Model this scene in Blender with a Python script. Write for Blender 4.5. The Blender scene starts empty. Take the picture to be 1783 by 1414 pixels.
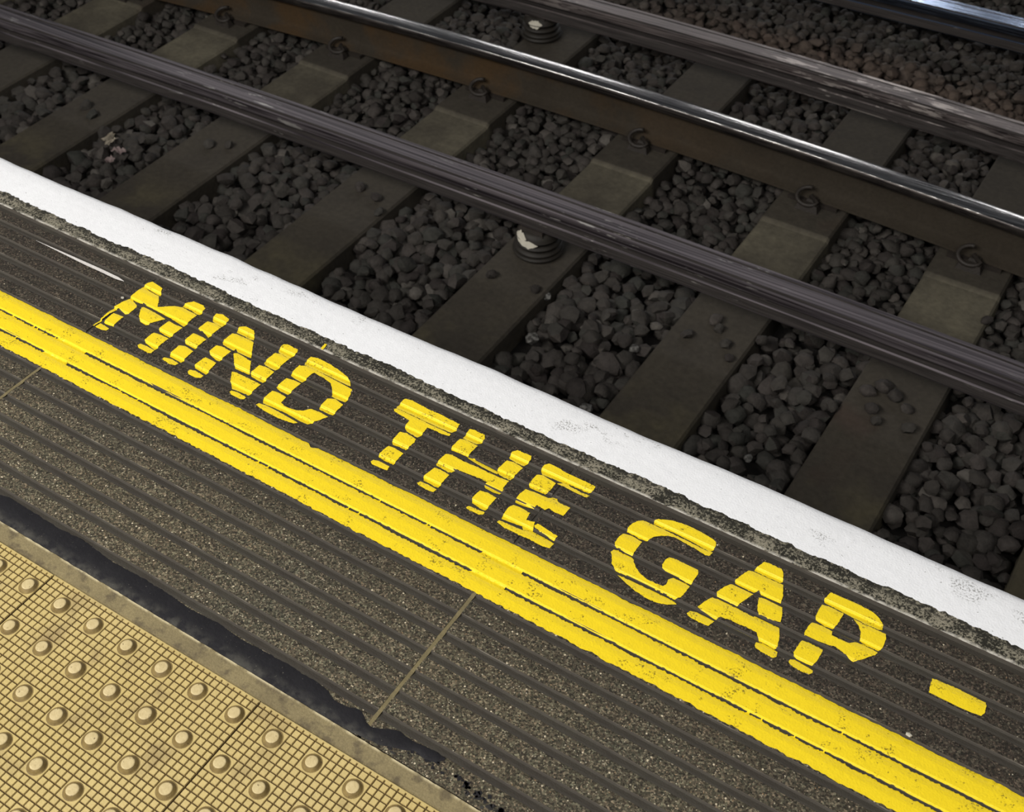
import bpy, bmesh, math, random
import numpy as np
from mathutils import Matrix, Vector, noise

random.seed(7)
rng = np.random.default_rng(11)
scn = bpy.context.scene
COL = scn.collection

# ------------------------------------------------------------------ camera
cam_d = bpy.data.cameras.new('camera')
cam = bpy.data.objects.new('camera', cam_d)
COL.objects.link(cam)
RW = ((0.84146332, 0.37207066, -0.39179447),      # world x, y, z axes in camera terms (right, down, forward)
      (0.54006411, -0.60124123, 0.58893102),
      (-0.01643903, -0.70715798, -0.70686445))
m3 = Matrix(((RW[0][0], -RW[0][1], -RW[0][2]),
             (RW[1][0], -RW[1][1], -RW[1][2]),
             (RW[2][0], -RW[2][1], -RW[2][2])))
cam.matrix_world = Matrix.Translation((0, 0, 1.413)) @ m3.to_4x4()
cam_d.sensor_fit = 'HORIZONTAL'
cam_d.sensor_width = 36.0
cam_d.lens = 2125.365 / 1783 * 36.0
cam_d.clip_start = 0.05
cam_d.dof.use_dof = True
cam_d.dof.focus_distance = 1.9
cam_d.dof.aperture_fstop = 9.5
scn.camera = cam

# ------------------------------------------------------------------ world and lamps
world = bpy.data.worlds.new('station')
scn.world = world
world.use_nodes = True
bg = world.node_tree.nodes['Background']
bg.inputs[0].default_value = (0.72, 0.76, 0.82, 1)
bg.inputs[1].default_value = 0.10

def lamp(name, loc, size, power, col, aim):
    d = bpy.data.lights.new(name, 'AREA')
    d.shape = 'RECTANGLE'; d.size, d.size_y = size
    d.energy = power; d.color = col
    o = bpy.data.objects.new(name, d)
    o.location = loc
    o.rotation_euler = (Vector(aim) - Vector(loc)).to_track_quat('-Z', 'Y').to_euler()
    COL.objects.link(o)
    return o
# the platform's fluorescent rows, behind and above the photographer, and the row over the far platform
lamp('platform_lamp', (-2.6, -1.5, 2.9), (5.0, 0.5), 245, (1.0, 0.97, 0.92), (-1.0, 1.6, -0.3))
lamp('platform_lamp', (1.6, -0.6, 3.3), (3.0, 0.5), 58, (1.0, 0.97, 0.92), (-0.6, 1.8, -0.3))
for fx in (-12.6, -9.3, -6.2, -3.4, -0.6):
    lamp('far_lamp', (fx, 11.0, 2.3), (1.6, 0.30), 42, (0.98, 0.97, 0.97), (fx * 0.3, 3.5, -0.8))
vs = scn.view_settings
vs.view_transform = 'Standard'; vs.look = 'None'; vs.exposure = 0.0; vs.gamma = 1.0; vs.use_curve_mapping = False

# ------------------------------------------------------------------ helpers
def nz(x, y=0.0, z=0.0):
    return noise.noise(Vector((x, y, z)))

class MB:
    """collects faces and links them as one mesh object"""
    def __init__(s): s.v = []; s.f = []; s.m = []
    def add(s, vs, fs, mi=0):
        b = len(s.v); s.v += [tuple(p) for p in vs]
        s.f += [tuple(b + i for i in f) for f in fs]; s.m += [mi] * len(fs)
    def box(s, lo, hi, mi=0, top=None):
        x0, y0, z0 = lo; x1, y1, z1 = hi; t = top or 0
        s.add([(x0, y0, z0), (x1, y0, z0), (x1, y1, z0), (x0, y1, z0),
               (x0 + t, y0 + t, z1), (x1 - t, y0 + t, z1), (x1 - t, y1 - t, z1), (x0 + t, y1 - t, z1)],
              [(0, 3, 2, 1), (4, 5, 6, 7), (0, 1, 5, 4), (1, 2, 6, 5), (2, 3, 7, 6), (3, 0, 4, 7)], mi)
    def lathe(s, prof, n=28, c=(0, 0), mi=0):
        vs = []; fs = []
        for r, z in prof:
            for i in range(n):
                a = 2 * math.pi * i / n
                vs.append((c[0] + r * math.cos(a), c[1] + r * math.sin(a), z))
        for k in range(len(prof) - 1):
            for i in range(n):
                j = (i + 1) % n
                fs.append((k * n + i, k * n + j, (k + 1) * n + j, (k + 1) * n + i))
        fs.append(tuple((len(prof) - 1) * n + i for i in range(n)))
        s.add(vs, fs, mi)
    def tube(s, pts, r, n=10, mi=0):
        vs = []; fs = []
        P = [Vector(p) for p in pts]
        for i, p in enumerate(P):
            t = (P[min(i + 1, len(P) - 1)] - P[max(i - 1, 0)]).normalized()
            u = t.cross(Vector((0, 0, 1)))
            u = u.normalized() if u.length > 1e-4 else Vector((1, 0, 0))
            w = t.cross(u)
            for k in range(n):
                a = 2 * math.pi * k / n
                vs.append(p + (u * math.cos(a) + w * math.sin(a)) * r)
        for i in range(len(P) - 1):
            for k in range(n):
                j = (k + 1) % n
                fs.append((i * n + k, i * n + j, (i + 1) * n + j, (i + 1) * n + k))
        fs.append(tuple(range(n))); fs.append(tuple((len(P) - 1) * n + k for k in range(n)))
        s.add(vs, fs, mi)
    def mesh(s, name, mats, smooth=None):
        me = bpy.data.meshes.new(name)
        me.from_pydata(s.v, [], s.f)
        for m in mats: me.materials.append(m)
        if len(mats) > 1: me.polygons.foreach_set('material_index', s.m)
        if smooth:
            me.shade_smooth()
            if smooth is not True: me.set_sharp_from_angle(angle=math.radians(smooth))
        me.update()
        return me

def link(name, me, parent=None, loc=(0, 0, 0), rz=0.0):
    o = bpy.data.objects.new(name, me)
    COL.objects.link(o)
    o.location = loc; o.rotation_euler = (0, 0, rz)
    if parent: o.parent = parent
    return o
def build(mb, name, mats, parent=None, smooth=None, loc=(0, 0, 0)):
    if not isinstance(mats, (list, tuple)): mats = [mats]
    return link(name, mb.mesh(name, mats, smooth), parent, loc)
def tag(o, label=None, cat=None, group=None, kind=None):
    if label: o['label'] = label
    if cat: o['category'] = cat
    if group: o['group'] = group
    if kind: o['kind'] = kind
    return o
def empty(name, loc=(0, 0, 0)):
    return link(name, None, None, loc)

# ------------------------------------------------------------------ materials
class NT:
    def __init__(s, name, rough=0.8, metal=0.0, spec=0.3):
        s.mat = bpy.data.materials.new(name); s.mat.use_nodes = True
        s.t = s.mat.node_tree; s.b = s.t.nodes['Principled BSDF']
        s.b.inputs['Roughness'].default_value = rough
        s.b.inputs['Metallic'].default_value = metal
        s.b.inputs['Specular IOR Level'].default_value = spec
        s.geo = s.t.nodes.new('ShaderNodeNewGeometry')
        s.oi = None
    def n(s, t, **kw):
        nd = s.t.nodes.new(t)
        for k, v in kw.items(): setattr(nd, k, v)
        return nd
    def l(s, a, b): s.t.links.new(a, b)
    def pos(s, scale=(1, 1, 1)):
        mp = s.n('ShaderNodeMapping'); mp.inputs['Scale'].default_value = scale
        s.l(s.geo.outputs['Position'], mp.inputs['Vector']); return mp.outputs[0]
    def noise(s, scale, detail=3.0, rough=0.55, stretch=(1, 1, 1), out='Fac'):
        nd = s.n('ShaderNodeTexNoise'); nd.inputs['Scale'].default_value = scale
        nd.inputs['Detail'].default_value = detail; nd.inputs['Roughness'].default_value = rough
        s.l(s.pos(stretch), nd.inputs['Vector']); return nd.outputs[out]
    def vor(s, scale, feature='F1', out='Distance', stretch=(1, 1, 1), rnd=1.0):
        nd = s.n('ShaderNodeTexVoronoi', feature=feature); nd.inputs['Scale'].default_value = scale
        nd.inputs['Randomness'].default_value = rnd
        s.l(s.pos(stretch), nd.inputs['Vector']); return nd.outputs[out]
    def ramp(s, fac, stops):
        r = s.n('ShaderNodeValToRGB'); cr = r.color_ramp
        while len(cr.elements) < len(stops): cr.elements.new(0.5)
        for e, (p, c) in zip(cr.elements, stops):
            e.position = p; e.color = (c if isinstance(c, tuple) else (c, c, c)) + ((1,) if not isinstance(c, tuple) or len(c) == 3 else ())
        s.l(fac, r.inputs[0]); return r.outputs[0]
    def mix(s, fac, a, b, mode='MIX'):
        m = s.n('ShaderNodeMix', data_type='RGBA', blend_type=mode)
        for i, v in ((0, fac), (6, a), (7, b)):
            if isinstance(v, (int, float)): m.inputs[i].default_value = v
            elif isinstance(v, tuple): m.inputs[i].default_value = v + (1,)
            else: s.l(v, m.inputs[i])
        return m.outputs[2]
    def math(s, op, a, b=0.0, clamp=False):
        m = s.n('ShaderNodeMath', operation=op); m.use_clamp = clamp
        for i, v in ((0, a), (1, b)):
            if isinstance(v, (int, float)): m.inputs[i].default_value = v
            else: s.l(v, m.inputs[i])
        return m.outputs[0]
    def axis(s, k):
        sp = s.n('ShaderNodeSeparateXYZ'); s.l(s.geo.outputs['Position'], sp.inputs[0]); return sp.outputs[k]
    def step(s, v, a, b):
        m = s.n('ShaderNodeMapRange'); m.interpolation_type = 'SMOOTHSTEP'
        m.inputs[1].default_value = a; m.inputs[2].default_value = b
        s.l(v, m.inputs[0]); return m.outputs[0]
    def col(s, c):
        if isinstance(c, tuple): s.b.inputs['Base Color'].default_value = c + (1,)
        else: s.l(c, s.b.inputs['Base Color'])
        return s
    def rough(s, v): s.l(v, s.b.inputs['Roughness']); return s
    def bump(s, h, dist, strength=1.0):
        b = s.n('ShaderNodeBump'); b.inputs['Distance'].default_value = dist; b.inputs['Strength'].default_value = strength
        s.l(h, b.inputs['Height']); s.l(b.outputs[0], s.b.inputs['Normal']); return s

def sr(*c):   # sRGB 0-255 to linear
    return tuple(((v / 255) / 12.92 if v / 255 <= 0.04045 else ((v / 255 + 0.055) / 1.055) ** 2.4) for v in c)

def mat_ridge():
    t = NT('worn_aggregate', 0.75, spec=0.25)
    y = t.axis(1)
    wear = t.step(y, 0.98, 0.70)                       # trodden side is paler and grittier
    big = t.noise(7, 4)
    base = t.mix(big, sr(58, 52, 47), sr(80, 73, 62))
    base2 = t.mix(t.noise(5, 3), sr(108, 98, 78), sr(86, 84, 74))
    base = t.mix(wear, base, base2)
    g = t.vor(430, out='Color')
    gs = t.n('ShaderNodeSeparateColor'); t.l(g, gs.inputs[0])
    grain = t.ramp(gs.outputs[0], [(0.0, 0.15), (0.4, 0.7), (0.75, 1.2), (1.0, 2.9)])
    c = t.mix(0.85, base, grain, 'MULTIPLY')
    c = t.mix(0.35, c, t.mix(gs.outputs[1], sr(150, 112, 96), sr(98, 128, 108)), 'OVERLAY')
    fine = t.noise(700, 2)
    c = t.mix(0.6, c, t.ramp(fine, [(0.3, 0.55), (0.7, 1.45)]), 'MULTIPLY')
    pit = t.ramp(t.noise(240, 3), [(0.38, 1.0), (0.43, 0.0)])
    c = t.mix(t.math('MULTIPLY', pit, 0.75), c, sr(30, 27, 25))
    v2 = t.n('ShaderNodeTexVoronoi'); v2.inputs['Scale'].default_value = 150; t.l(t.pos(), v2.inputs['Vector']); v3 = t.n('ShaderNodeTexVoronoi'); v3.inputs['Scale'].default_value = 290; t.l(t.pos(), v3.inputs['Vector']); s3 = t.n('ShaderNodeSeparateColor'); t.l(v3.outputs['Color'], s3.inputs[0])
    s2 = t.n('ShaderNodeSeparateColor'); t.l(v2.outputs['Color'], s2.inputs[0])
    near = t.math('LESS_THAN', v2.outputs['Distance'], 0.20)
    pick = t.math('GREATER_THAN', s2.outputs[1], t.math('SUBTRACT', 0.985, t.math('MULTIPLY', wear, 0.14)))
    c = t.mix(t.math('MULTIPLY', near, pick), c, sr(205, 192, 165))
    n3 = t.math('MULTIPLY', t.math('LESS_THAN', v3.outputs['Distance'], 0.26), t.math('GREATER_THAN', s3.outputs[0], t.math('SUBTRACT', 0.97, t.math('MULTIPLY', wear, 0.13))))
    c = t.mix(t.math('MULTIPLY', n3, 0.8), c, t.mix(s3.outputs[1], sr(150, 118, 84), sr(200, 194, 172)))
    t.col(c); t.bump(t.math('ADD', fine, t.math('MULTIPLY', gs.outputs[0], 0.5)), 0.0012, 0.8)
    return t.mat
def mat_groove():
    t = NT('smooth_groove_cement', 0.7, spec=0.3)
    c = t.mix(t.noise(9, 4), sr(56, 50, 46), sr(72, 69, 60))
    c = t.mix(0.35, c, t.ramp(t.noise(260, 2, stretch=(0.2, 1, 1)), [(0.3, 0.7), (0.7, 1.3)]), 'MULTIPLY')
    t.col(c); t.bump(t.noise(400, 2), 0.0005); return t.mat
def mat_face():
    t = NT('highlit_ridge_cement', 0.7, spec=0.3)
    c = t.mix(t.noise(20, 4), sr(60, 54, 49), sr(82, 76, 68))
    w = t.ramp(t.noise(60, 4, stretch=(0.25, 1, 1)), [(0.58, 0.0), (0.68, 1.0)])
    c = t.mix(t.math('MULTIPLY', w, 0.35), c, sr(160, 152, 138))  # pale streaks paint the highlight of the ridge edges into the colour
    t.col(c); return t.mat
def mat_nosing():
    t = NT('rough_nosing_concrete', 0.85)
    y = t.axis(1)
    a = t.noise(300, 5, 0.75)
    b = t.noise(24, 3)
    th = t.math('ADD', a, t.math('MULTIPLY', t.math('SUBTRACT', b, 0.5), 0.4))
    pale = t.ramp(th, [(0.48, 0.0), (0.54, 1.0)])
    mid = t.mix(t.noise(15, 3), sr(196, 186, 166), sr(132, 130, 110))
    mid = t.mix(0.5, mid, t.ramp(t.noise(500, 2), [(0.3, 0.6), (0.7, 1.35)]), 'MULTIPLY')
    c = t.mix(t.math('MULTIPLY', pale, 0.85), sr(46, 44, 36), mid)
    line = t.math('MULTIPLY', t.step(y, 1.1245, 1.1195), t.ramp(t.noise(26, 5, 0.7, (1, 1.2, 1)), [(0.42, 0.0), (0.54, 1.0)]))
    c = t.mix(t.math('MULTIPLY', line, 0.95), c, sr(224, 218, 206))
    dk = t.math('MULTIPLY', t.step(y, 1.134, 1.143), t.ramp(t.noise(130, 4), [(0.46, 1.0), (0.58, 0.0)]))
    c = t.mix(t.math('MULTIPLY', dk, 0.9), c, sr(46, 44, 38))
    t.col(c); t.bump(th, 0.004, 0.9); return t.mat
def mat_paint(name, colr, worn, dark, rough=0.5, blot=30, lo=0.60, hi=0.30, st=(1, 1, 1)):
    t = NT(name, rough, spec=0.4)
    v = t.mix(t.noise(6, 3), tuple(k * 0.93 for k in colr), colr)
    sp = t.ramp(t.noise(330, 3, 0.65), [(hi + 0.13, 1.0), (hi + 0.18, 0.0)])
    cl = t.ramp(t.noise(blot, 5, 0.65, st), [(lo, 0.0), (lo + 0.05, 1.0)])
    f = t.math('MULTIPLY', sp, cl)
    few = t.ramp(t.noise(210, 2, 0.5), [(0.24, 1.0), (0.27, 0.0)])
    f = t.math('MAXIMUM', f, few)
    v = t.mix(0.25, v, t.ramp(t.noise(90, 4), [(0.3, 0.86), (0.7, 1.1)]), 'MULTIPLY')
    t.col(t.mix(t.math('MULTIPLY', f, worn), v, dark))
    t.bump(t.math('ADD', t.noise(330, 3), t.math('MULTIPLY', t.noise(70, 2), 0.8)), 0.0010, 0.7)
    return t.mat
def mat_tar():
    t = NT('black_bitumen', 0.7, spec=0.2)
    c = t.mix(t.noise(30, 4), sr(22, 21, 25), sr(38, 37, 40))
    dust = t.math('MULTIPLY', t.step(t.axis(1), 0.583, 0.566), t.ramp(t.noise(45, 5), [(0.42, 0.0), (0.62, 1.0)]))
    c = t.mix(t.math('MULTIPLY', dust, 0.6), c, sr(82, 80, 74))
    c = t.mix(t.ramp(t.noise(300, 2), [(0.71, 0.0), (0.76, 0.5)]), c, sr(120, 116, 105))
    t.col(c); t.bump(t.noise(160, 4), 0.0015, 0.7); return t.mat
def mat_edging():
    t = NT('beige_edging', 0.75)
    y = t.axis(1)
    c = t.mix(t.noise(14, 4), sr(98, 88, 66), sr(150, 136, 98))
    c = t.mix(t.ramp(t.noise(40, 4), [(0.52, 0.0), (0.64, 0.7)]), c, sr(84, 74, 58))
    c = t.mix(0.5, c, t.ramp(t.noise(420, 3), [(0.3, 0.7), (0.7, 1.3)]), 'MULTIPLY')
    e = t.math('MULTIPLY', t.step(y, 0.5585, 0.5625), t.ramp(t.noise(30, 4, stretch=(1, .3, 1)), [(0.42, 0.0), (0.52, 1.0)]))
    c = t.mix(t.math('MULTIPLY', e, 0.8), c, sr(205, 192, 155))
    t.col(c); t.bump(t.noise(300, 4), 0.0012, 0.8); return t.mat
def mat_tile():
    t = NT('buff_tactile_tile', 0.6, spec=0.35)
    c = t.mix(t.noise(4, 3), sr(186, 164, 98), sr(202, 182, 128))
    c = t.mix(0.5, c, t.ramp(t.noise(70, 4), [(0.3, 0.84), (0.7, 1.12)]), 'MULTIPLY')
    st = t.ramp(t.noise(16, 4), [(0.55, 0.0), (0.72, 0.65)])
    c = t.mix(st, c, sr(132, 112, 80))
    t.col(c); t.bump(t.noise(400, 3), 0.0008, 0.7); return t.mat
def mat_grout():
    t = NT('grimy_tile_bed', 0.9)
    t.col(t.mix(t.noise(40, 3), sr(66, 50, 30), sr(98, 80, 44))); return t.mat
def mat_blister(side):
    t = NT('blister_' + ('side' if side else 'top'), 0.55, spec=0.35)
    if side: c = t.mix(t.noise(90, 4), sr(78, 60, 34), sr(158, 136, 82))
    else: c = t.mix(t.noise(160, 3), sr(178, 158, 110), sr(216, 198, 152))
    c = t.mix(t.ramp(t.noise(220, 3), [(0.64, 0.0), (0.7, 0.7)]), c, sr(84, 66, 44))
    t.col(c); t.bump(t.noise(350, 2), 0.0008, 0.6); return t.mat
def mat_mortar():
    t = NT('mossy_mortar', 0.9)
    t.col(t.mix(t.noise(30, 3), sr(92, 84, 62), sr(134, 122, 88))); t.bump(t.noise(300, 3), 0.001); return t.mat
def mat_stone():
    t = NT('sooty_ballast', 0.8, spec=0.25)
    oi = t.n('ShaderNodeObjectInfo')
    r = t.math('FRACT', t.math('ADD', oi.outputs['Random'], t.geo.outputs['Random Per Island']))
    c = t.ramp(r, [(0.0, sr(44, 39, 37)), (0.35, sr(54, 51, 47)), (0.6, sr(61, 56, 53)), (0.8, sr(49, 49, 45)), (0.95, sr(66, 61, 57)), (1.0, sr(84, 80, 75))])
    y = t.axis(1)
    rusty = t.math('MULTIPLY', t.step(y, 3.95, 4.12), t.step(y, 4.5, 4.3))
    rusty = t.math('MULTIPLY', rusty, t.step(t.axis(0), -2.6, -1.4))
    c = t.mix(t.math('MULTIPLY', rusty, 0.6), c, t.mix(t.noise(14, 3), sr(54, 46, 41), sr(118, 100, 88)))
    c = t.mix(0.6, c, t.ramp(t.noise(60, 4), [(0.3, 0.62), (0.7, 1.4)]), 'MULTIPLY')
    t.col(c); t.bump(t.noise(160, 4), 0.003, 0.8); return t.mat
def mat_palestone():
    t = NT('pale_ballast', 0.8)
    t.col(t.mix(t.ramp(t.noise(90, 4), [(0.4, 0.0), (0.65, 1.0)]), sr(52, 50, 47), sr(118, 116, 112))); t.bump(t.noise(160, 4), 0.003, 0.8); return t.mat
def mat_bed():
    t = NT('black_trackbed_fines', 0.95)
    t.col(t.mix(t.noise(30, 3), sr(16, 14, 13), sr(30, 27, 25))); t.bump(t.noise(120, 4), 0.004); return t.mat
def mat_sleeper():
    t = NT('grimy_sleeper_concrete', 0.85, spec=0.2)
    y = t.axis(1)
    c = t.mix(t.noise(6, 4), sr(50, 46, 42), sr(68, 63, 54))
    clean = t.math('MULTIPLY', t.step(y, 3.19, 3.16), t.step(y, 2.80, 2.95))
    clean = t.math('MULTIPLY', clean, t.ramp(t.noise(3.2, 3), [(0.36, 0.25), (0.62, 1.0)]))
    c = t.mix(clean, c, t.mix(t.noise(14, 4), sr(74, 70, 61), sr(108, 102, 86)))
    low = t.math('MULTIPLY', t.step(y, 2.36, 2.14), t.ramp(t.noise(4.5, 3), [(0.42, 0.0), (0.6, 1.0)]))
    c = t.mix(t.math('MULTIPLY', low, 0.7), c, sr(84, 78, 60))
    c = t.mix(0.5, c, t.ramp(t.noise(55, 5), [(0.3, 0.7), (0.7, 1.35)]), 'MULTIPLY')
    c = t.mix(t.ramp(t.noise(2.5, 2), [(0.6, 0.0), (0.75, 0.4)]), c, sr(74, 50, 40))
    t.col(c); t.bump(t.noise(90, 4), 0.002, 0.7); return t.mat
def mat_steel(name, a, b, rough, metal=0.85, fleck=0.0, streak=(0.02, 1, 1), scale=200, fleckc=(190, 188, 185)):
    t = NT(name, rough, metal, 0.4)
    s = t.noise(scale, 3, 0.6, streak)
    c = t.mix(t.ramp(s, [(0.36, 0.0), (0.64, 1.0)]), sr(*a), sr(*b))
    if fleck:
        f = t.ramp(t.noise(60, 4, 0.65, (0.12, 1, 1)), [(1 - fleck, 0.0), (1.03 - fleck, 1.0)])
        f = t.math('MULTIPLY', f, t.ramp(t.noise(1.7, 2), [(0.42, 0.0), (0.6, 1.0)]))
        c = t.mix(f, c, sr(*fleckc))
    t.col(c)
    t.rough(t.ramp(s, [(0.2, max(rough - 0.12, 0.05)), (0.8, min(rough + 0.15, 1.0))]))
    t.bump(s, 0.0006, 0.5); return t.mat
def mat_rust():
    t = NT('rusty_rail_web', 0.85, 0.0, 0.2)
    x = t.axis(0)
    c = t.mix(t.noise(7, 3), sr(40, 34, 26), sr(58, 52, 44))
    o = t.math('MULTIPLY', t.ramp(t.noise(4, 4), [(0.42, 0.0), (0.6, 1.0)]), t.step(x, -0.9, -2.4))
    c = t.mix(t.math('MULTIPLY', o, 0.7), c, sr(66, 48, 26))
    c = t.mix(0.4, c, t.ramp(t.noise(90, 4), [(0.3, 0.7), (0.7, 1.3)]), 'MULTIPLY')
    t.col(c); t.bump(t.noise(120, 3), 0.001); return t.mat
def mat_pot():
    t = NT('grimy_glazed_pot', 0.6, spec=0.3)
    t.col(t.mix(t.noise(30, 3), sr(24, 21, 19), sr(46, 42, 36))); return t.mat
def mat_flat(name, a, b, scale=60, rough=0.8):
    t = NT(name, rough); t.col(t.mix(t.noise(scale, 4), sr(*a), sr(*b))); t.bump(t.noise(scale * 4, 3), 0.001); return t.mat

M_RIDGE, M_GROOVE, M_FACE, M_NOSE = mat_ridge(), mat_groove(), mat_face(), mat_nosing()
M_YEL = mat_paint('yellow_paint', sr(246, 216, 34), 0.8, sr(92, 78, 30), 0.42, 30, 0.56, 0.28)
M_WHITE = mat_paint('white_paint', sr(241, 242, 245), 0.7, sr(118, 116, 112), 0.5, 13, 0.60, 0.30, (0.6, 1, 1))
M_TAR, M_EDGE, M_TILE, M_GROUT = mat_tar(), mat_edging(), mat_tile(), mat_grout()
M_BT, M_BS, M_MORTAR = mat_blister(False), mat_blister(True), mat_mortar()
M_STONE, M_PALE, M_BED, M_SLEEP = mat_stone(), mat_palestone(), mat_bed(), mat_sleeper()
M_COND = mat_steel('worn_conductor_steel', (56, 50, 54), (132, 124, 128), 0.42, 0.7, 0.38, (0.008, 1, 1), 110, (200, 196, 192))
M_CONDF = mat_steel('grimy_conductor_side', (50, 46, 45), (68, 63, 61), 0.6, 0.2, 0.36, fleckc=(150, 145, 140))
M_COND3 = mat_steel('flaky_conductor_steel', (58, 52, 52), (130, 120, 118), 0.45, 0.6, 0.46, fleckc=(196, 186, 180))
M_SHINE = mat_steel('polished_rail_head', (120, 118, 118), (186, 184, 182), 0.16, 1.0)
M_SHINE2 = mat_steel('polished_far_rail', (110, 124, 152), (180, 196, 222), 0.22, 1.0)
M_HEAD = mat_steel('dark_rail_head', (50, 46, 46), (88, 82, 78), 0.4, 0.8)
M_RUST, M_POT = mat_rust(), mat_pot()
M_CHIP = mat_flat('chipped_white_glaze', (170, 165, 152), (214, 208, 192))
M_CLIP = mat_flat('oily_clip_steel', (34, 31, 29), (56, 50, 45), 80, 0.5)

# ------------------------------------------------------------------ platform edge
X0, X1 = -3.302, 1.162                       # run of platform that is built
JOINTS = [-2.413, -1.519, -0.625, 0.269]
PITCH, Y0 = 0.0365, 0.7915
def yk(k): return Y0 + PITCH * k - (0.0055 if k == 9 else 0)
GROOVES = list(range(-5, 10))
GZ = -0.0034
PY, PZ = [0.565], [0.0]
for k in GROOVES:
    a = yk(k)
    PY += [a - 0.0150, a - 0.0105, a + 0.0010, a + 0.0034]
    PZ += [0.0, -0.0007, GZ, 0.0 if k < 9 else 0.0022]
def hz(y):
    return float(np.interp(y, PY + [1.222], PZ + [0.0022]))
def edge_y(x):
    return 1.2375 + nz(x * 4, 3.3) * 0.004 + nz(x * 17, 9.1) * 0.0022

floor = build((lambda m: (m.box((X0, -1.6, -0.30), (X1, 0.5625, -0.013)), m)[1])(MB()), 'floor', M_MORTAR)
tag(floor, kind='structure')
wall = MB(); wall.box((X0, -1.6, -1.08), (X1, 1.17, -0.305)); wall.box((X0, 0.5645, -0.305), (X1, 1.17, -0.085))
tag(build(wall, 'wall_front', M_BED), kind='structure')

bounds = [X0] + JOINTS + [X1]
for s in range(5):
    xa, xb = bounds[s] + 0.003, bounds[s + 1] - 0.003
    if s == 0: xa = X0
    n = max(2, int((xb - xa) / 0.01))
    m = MB()
    rows = [(0.565, -0.08, 2)]
    rows.append((0.565, 0.0, 0))
    for k in GROOVES:
        a = yk(k)
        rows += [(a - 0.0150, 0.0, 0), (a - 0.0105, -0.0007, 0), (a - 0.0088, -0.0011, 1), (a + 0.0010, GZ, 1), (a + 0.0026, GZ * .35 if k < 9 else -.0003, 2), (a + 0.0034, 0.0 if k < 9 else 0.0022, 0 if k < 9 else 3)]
    rows += [('e', -0.0155, 0.0022, 3), ('e', -0.006, -0.001, 3), ('e', -0.0015, -0.007, 3), ('e', 0, -0.018, 3), ('e', -0.004, -0.08, 3)]
    R_ = len(rows); V = []
    for i in range(n + 1):
        x = xa + (xb - xa) * i / n
        for r in rows:
            xe = x + ((-.003 if i == 0 else .003 if i == n else 0) if r[0] == 'e' or r[0] > 1.117 else 0)
            if r[0] == 'e': V.append((xe, edge_y(x) + r[1], r[2]))
            else:
                w = nz(x * 5, r[0] * 40) * 0.0009 if 0.57 < r[0] < 1.13 else 0
                V.append((xe, r[0] + w, r[1] + (nz(x * 30, r[0] * 60) * 0.0005)))
    F = []; Mi = []
    for i in range(n):
        for j in range(R_ - 1):
            a = i * R_ + j
            F.append((a, a + R_, a + R_ + 1, a + 1)); Mi.append(rows[j][-1])
    F.append(tuple(range(R_ - 1, -1, -1))[:]); Mi.append(1)
    F.append(tuple(n * R_ + j for j in range(R_))); Mi.append(1)
    m.v = V; m.f = F; m.m = Mi
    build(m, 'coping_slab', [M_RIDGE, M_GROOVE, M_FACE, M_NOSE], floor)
for jx in JOINTS:
    m = MB(); V = []; F = []
    ys = np.arange(0.585, 1.12, 0.006)
    for y in ys:
        w = 0.0030 + 0.0008 * nz(y * 60, jx); o = nz(y * 12, jx * 3) * 0.0008
        z = hz(y) * 0.3 - (0.0006 if y < 0.84 else 0.0022) 
        V += [(jx - w + o, y, z), (jx + w + o, y, z + 0.0002)]
    for i in range(len(ys) - 1): F.append((2 * i, 2 * i + 1, 2 * i + 3, 2 * i + 2))
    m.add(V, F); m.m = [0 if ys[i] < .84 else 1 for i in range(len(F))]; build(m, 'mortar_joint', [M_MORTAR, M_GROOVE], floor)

# paint: films that follow the ridges
def near_joint(x, d): return min(abs(x - j) for j in JOINTS) < d
def strip(cols, rows_at, skip, name, mat):
    V = []; F = []; nr = None
    for x in cols:
        r = rows_at(x); nr = len(r)
        V += [(x, y, z) for y, z in r]
    for i in range(len(cols) - 1):
        for j in range(nr - 1):
            if skip(cols[i], j): continue
            a = i * nr + j; F.append((a, a + nr, a + nr + 1, a + 1))
    m = MB(); m.add(V, F); return build(m, name, mat)
PT = 0.0007
def gap_t(x, k):
    if near_joint(x, 0.017 + 0.006 * k): return 0.0
    t = 0.0032 + 0.0022 * nz(x * 7, k * 5.1) + 0.0022 * nz(x * 55, k * 7.7) + 0.0030 * nz(x * 200, k) + 0.0016 * nz(x * 420, k)
    return min(max(t, 0.0), 0.0055)
def yel_rows(x):
    rag = 0.0010 * nz(x * 40, 1.5) + 0.0022 * nz(x * 150, 2.5) + 0.0015 * nz(x * 5, 0.4)
    top = 0.9375 + 0.0014 * nz(x * 30, 8.5) + 0.0012 * nz(x * 150, 3.5)
    if abs(x + 1.005) < 0.010: top -= 0.006 * (1 - abs(x + 1.005) / 0.010)
    ys = [0.8335 + rag]
    for k in (2, 3):
        a = yk(k); t = gap_t(x, k)
        ys += [a - 0.0150, a - 0.0105, a + 0.0002 - max(t, 0.0004), a + 0.0014 + max(0, 0.0012 * nz(x * 170, k * 3.3)), a + 0.0036]
    ys += [0.9225, 0.927, top]
    return [(y, hz(y) + PT) for y in ys]
def yel_skip(x, j):
    for i, k in enumerate((2, 3)):
        if j == 3 + 5 * i and gap_t(x, k) > 0.0008: return True
    return False
cols = list(np.arange(X0, X1, 0.002))
tag(strip(cols, yel_rows, yel_skip, 'yellow_line', M_YEL), 'broad yellow painted band along the ribbed platform edge, below the lettering', 'painted line')
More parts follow.
